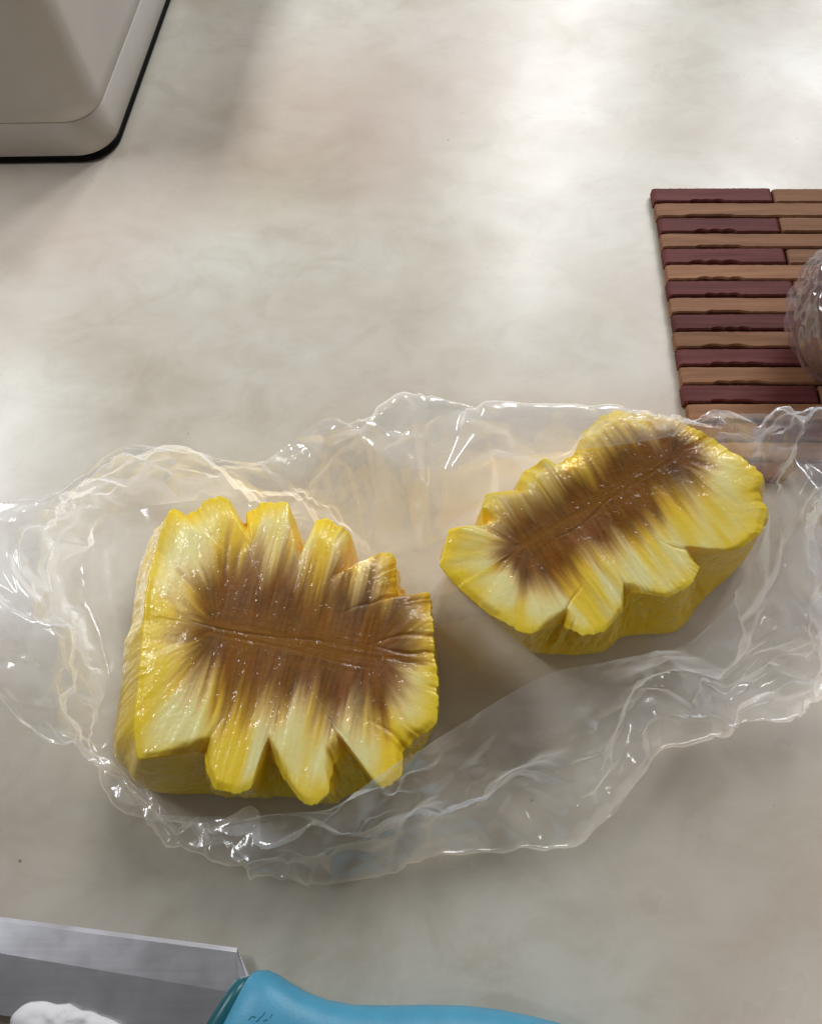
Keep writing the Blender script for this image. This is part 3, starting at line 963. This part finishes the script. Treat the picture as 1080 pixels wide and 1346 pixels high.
lay = np.clip(0.42 * sstep(.22, .45, vv)[None] + 0.9 * near(13.6, 1.3) * sstep(.3, .5, vv)[None] + 0.8 * near(10.3, 2.6) * sstep(.55, .75, vv)[None] + 1.0 * near(17.2, 2.2) * sstep(.3, .6, vv)[None] + 1.0 * near(21.6, 2.8) * sstep(.3, .6, vv)[None]  # haze over the right chunk also stands in for the window's reflection
              + 0.55 * near(0.3, 1.6) * sstep(.35, .6, vv)[None] + 0.5 * near(4.0, 1.6) * sstep(.5, .7, vv)[None], 0, 1)
lay = lay * (0.55 + 0.9 * fbm(X_ * 45 + 3, Y_ * 60, 64, 3))
lay = np.concatenate([lay, np.repeat(lay[:, -1:], P3.shape[1] - lay.shape[1], 1)], 1)
la = bag.data.attributes.new('layers_sheen', 'FLOAT', 'POINT')
la.data.foreach_set('value', lay.astype(np.float32).ravel())
tag(bag, 'open crumpled clear plastic bag lying around both pineapple chunks', 'plastic bag')

# ------------------------------------------------------------------ wrapped lump on the trivet
lc = at(1124, 408, 0.036)
wb = empty('wrapped_bundle', Vector((lc[0], lc[1], SZ)))
tag(wb, 'greyish film-wrapped bundle resting on the slatted trivet, cut by the right edge', 'wrapped food')


def blob(name, rx, ry, rz, amp, seed, mat, nn=(160, 90)):
    a = np.linspace(0, 2 * math.pi, nn[0], endpoint=False)[:, None]; b_ = np.linspace(0.02, math.pi - 0.02, nn[1])[None]
    x = np.cos(a) * np.sin(b_); y = np.sin(a) * np.sin(b_); z = np.cos(b_) + 0 * a
    n_ = np.abs(fbm(x * 3 + z * 2 + 9, y * 3 - z * 1.5 + 9, seed, 3) - 0.5) * 2 + 0.5 * np.abs(fbm(x * 8 + z * 5 + 30, y * 8 - z * 4 + 30, seed + 3, 2) - 0.5) * 2
    k = 1 + amp * (n_ - 0.4)
    V = np.stack([x * rx * k, y * ry * k, np.maximum(z * rz * k, -rz + 0.0005)], -1).reshape(-1, 3)
    ii = np.arange(nn[0])[:, None]; jj = np.arange(nn[1] - 1)[None]; i2 = (ii + 1) % nn[0]
    Q_ = np.stack([ii * nn[1] + jj, ii * nn[1] + jj + 1, i2 * nn[1] + jj + 1, i2 * nn[1] + jj], -1).reshape(-1, 4)
    o = np_mesh(name, V, Q_, mat, wb)
    o.location = (0, 0, 0.0285)
    return o


blob('contents', 0.0205, 0.0250, 0.0268, 0.05, 3, M_fruit)
blob('film_wrap', 0.0240, 0.0285, 0.028, 0.11, 8, M_film2)

# ------------------------------------------------------------------ knife
kz = 0.0075
k0 = at(300, 1330, 0)
kn = empty('kitchen_knife', Vector((k0[0], k0[1], 0)))
tag(kn, 'steel kitchen knife with turquoise handle lying at the front edge', 'knife')


def loc_(p): return tuple(np.array(p) - np.array(kn.location))


# blade: cutting edge line, ground bevel line, spine line (top side), then underside
bx = [-150, -60, 0, 60, 130, 200, 260, 312]
edge = [(x, 1205 + 0.131 * x) for x in bx]
mic = [(x - 1, 1211 + 0.131 * x) for x in bx]
bev = [(x - 6, 1252 + 0.168 * x) for x in bx]
spn = [(x - 20, 1331 + 0.150 * x) for x in bx]
V = []
for k_, (e_, mc, b2, s_) in enumerate(zip(edge, mic, bev, spn)):
    je = rng.uniform(-.0003, .0003) if k_ < 7 else 0
    V += [loc_(at(*e_, 0.00515)), loc_(at(*mc, 0.0058)), loc_(at(*b2, 0.0072)), loc_(at(*s_, 0.0075)), loc_(at(*s_, 0.0052)), loc_(at(*b2, 0.0050))]
V += [loc_(at(327, 1282, 0.0056)), loc_(at(325, 1288, 0.0060)), loc_(at(318, 1318, 0.0072)), loc_(at(305, 1400, 0.0075)), loc_(at(305, 1400, 0.0052)), loc_(at(318, 1318, 0.0050))]
F = []
m_ = len(bx) + 1
for i in range(m_ - 1):
    for k_ in range(6):
        a0 = i * 6 + k_; b0 = i * 6 + (k_ + 1) % 6
        F.append((a0, b0, b0 + 6, a0 + 6))
F.append(tuple(range(6))[::-1]); F.append(tuple((m_ - 1) * 6 + k_ for k_ in range(6)))
blade = mesh_obj('blade', V, F, M_steel, kn, smooth=False)


def section(T, B, zc, rz, n=28, pw=2.6):
    """closed superellipse ring between two photo points at height zc"""
    a, b_ = at(*T, zc), at(*B, zc)
    c = (a + b_) / 2; h = (a - b_) / 2
    out = []
    for k_ in range(n):
        q = 2 * math.pi * k_ / n
        cq, sq = math.cos(q), math.sin(q)
        x_ = math.copysign(abs(cq) ** (2 / pw), cq); z_ = math.copysign(abs(sq) ** (2 / pw), sq)
        p = c + h * x_; p = p + np.array([0, 0, rz * z_])
        p[2] = max(p[2], 0.0006)
        out.append(loc_(p))
    return out


collar = [((309, 1290), (222, 1430), .0070, .0034), ((311, 1286), (220, 1434), .0072, .0052), ((318, 1284), (228, 1440), .0075, .0060), ((332, 1283), (245, 1450), .0078, .0062)]
loft('collar', [section(*c_) for c_ in collar], M_teal_dark, kn)
hs = [((329, 1284), (246, 1448), .0080, .0050), ((332, 1278), (244, 1454), .0085, .0078), ((341, 1275), (254, 1458), .0090, .0086), ((352, 1275), (272, 1462), .0095, .0092),
      ((364, 1280), (296, 1464), .0098, .0096), ((380, 1291), (322, 1466), .0100, .0098), ((400, 1303), (352, 1466), .0102, .0100), ((428, 1314), (392, 1466), .0102, .0100), ((462, 1321), (440, 1468), .0102, .0100),
      ((510, 1322), (500, 1472), .0102, .0100), ((560, 1321), (555, 1476), .0102, .0100), ((610, 1322), (610, 1480), .0102, .0100), ((655, 1327), (655, 1482), .0102, .0100),
      ((700, 1336), (700, 1484), .0102, .0100), ((740, 1346), (740, 1484), .0102, .0100), ((790, 1363), (790, 1480), .0100, .0096), ((830, 1386), (828, 1468), .0098, .0085), ((845, 1405), (842, 1450), .0098, .0055)]
handle = loft('handle', [section(*h_) for h_ in hs], M_teal, kn)
# worn moulded mark on the handle, cut off by the photo's lower edge
from mathutils.bvhtree import BVHTree
me_ = handle.data
tree = BVHTree.FromPolygons([v.co + kn.location for v in me_.vertices], [tuple(p.vertices) for p in me_.polygons])


def on_handle(x, y):
    o0 = Vector((0, 0, CAM_H)); d = (Vector(at(x, y, 0.0)) - o0).normalized()
    h = tree.ray_cast(o0, d)[0]
    return np.array(h if h is not None else at(x, y, 0.018))


mk = []
for (x0, y0, x1, y1) in [(327, 1341, 331, 1336), (331, 1336, 336, 1337), (337, 1343, 345, 1335), (345, 1335, 349, 1330), (346, 1342, 352, 1340), (355, 1338, 358, 1333)]:
    mk.append((on_handle(x0, y0), on_handle(x1, y1)))
V = []; F = []
for a, b_ in mk:
    d = (b_ - a) / np.linalg.norm(b_ - a); nn = np.array([-d[1], d[0], 0]) * 0.00016
    s0 = len(V)
    for p in (a - nn, a + nn, b_ + nn, b_ - nn):
        V.append(loc_(p + np.array([0, 0, 0.00012])))
    for p in (a - nn, a + nn, b_ + nn, b_ - nn):
        V.append(loc_(p - np.array([0, 0, 0.0014])))
    F += [(s0, s0 + 1, s0 + 2, s0 + 3), (s0, s0 + 4, s0 + 5, s0 + 1), (s0 + 1, s0 + 5, s0 + 6, s0 + 2), (s0 + 2, s0 + 6, s0 + 7, s0 + 3), (s0 + 3, s0 + 7, s0 + 4, s0)]
mark = mesh_obj('moulded_mark', V, F, M_teal_mid, handle, smooth=False)

# ------------------------------------------------------------------ white scrap on the blade
out = [(10, 1350), (16, 1334), (28, 1322), (40, 1317), (56, 1316), (74, 1321), (92, 1319), (108, 1329), (122, 1329), (136, 1339), (150, 1337), (158, 1348), (178, 1356), (150, 1372), (100, 1384), (45, 1380)]
c0 = at(85, 1346, 0.0085)
n_a = 96
pts = np.array([at(*p, 0.0082)[:2] for p in out]) - c0[:2]
th = np.linspace(-math.pi, math.pi, n_a, endpoint=False)
rs_ = gsm(ray_r(pts, np.zeros(2), th), 1.2) * (1 + 0.03 * (fbm(th * 9, th * 0, 5, 2) - 0.5))
rings = []
for t in np.linspace(0.04, 1, 14):
    zz = 0.0005 + 0.0030 * (1 - t ** 5) + 0.0034 * (fbm(rs_ * t * np.cos(th) * 160 + 7, rs_ * t * np.sin(th) * 160 + 7, 4, 3) - 0.5)
    rings.append(np.column_stack([rs_ * t * np.cos(th), rs_ * t * np.sin(th), zz]))
rings.append(np.column_stack([rs_ * 0.99 * np.cos(th), rs_ * 0.99 * np.sin(th), np.full(n_a, -0.0004)]))
scrap = loft('paper_scrap', rings, M_tissue, None)
scrap.location = Vector((c0[0], c0[1], 0.0080))
tag(scrap, 'small crumpled white scrap lying over the knife blade at the front left', 'paper scrap')
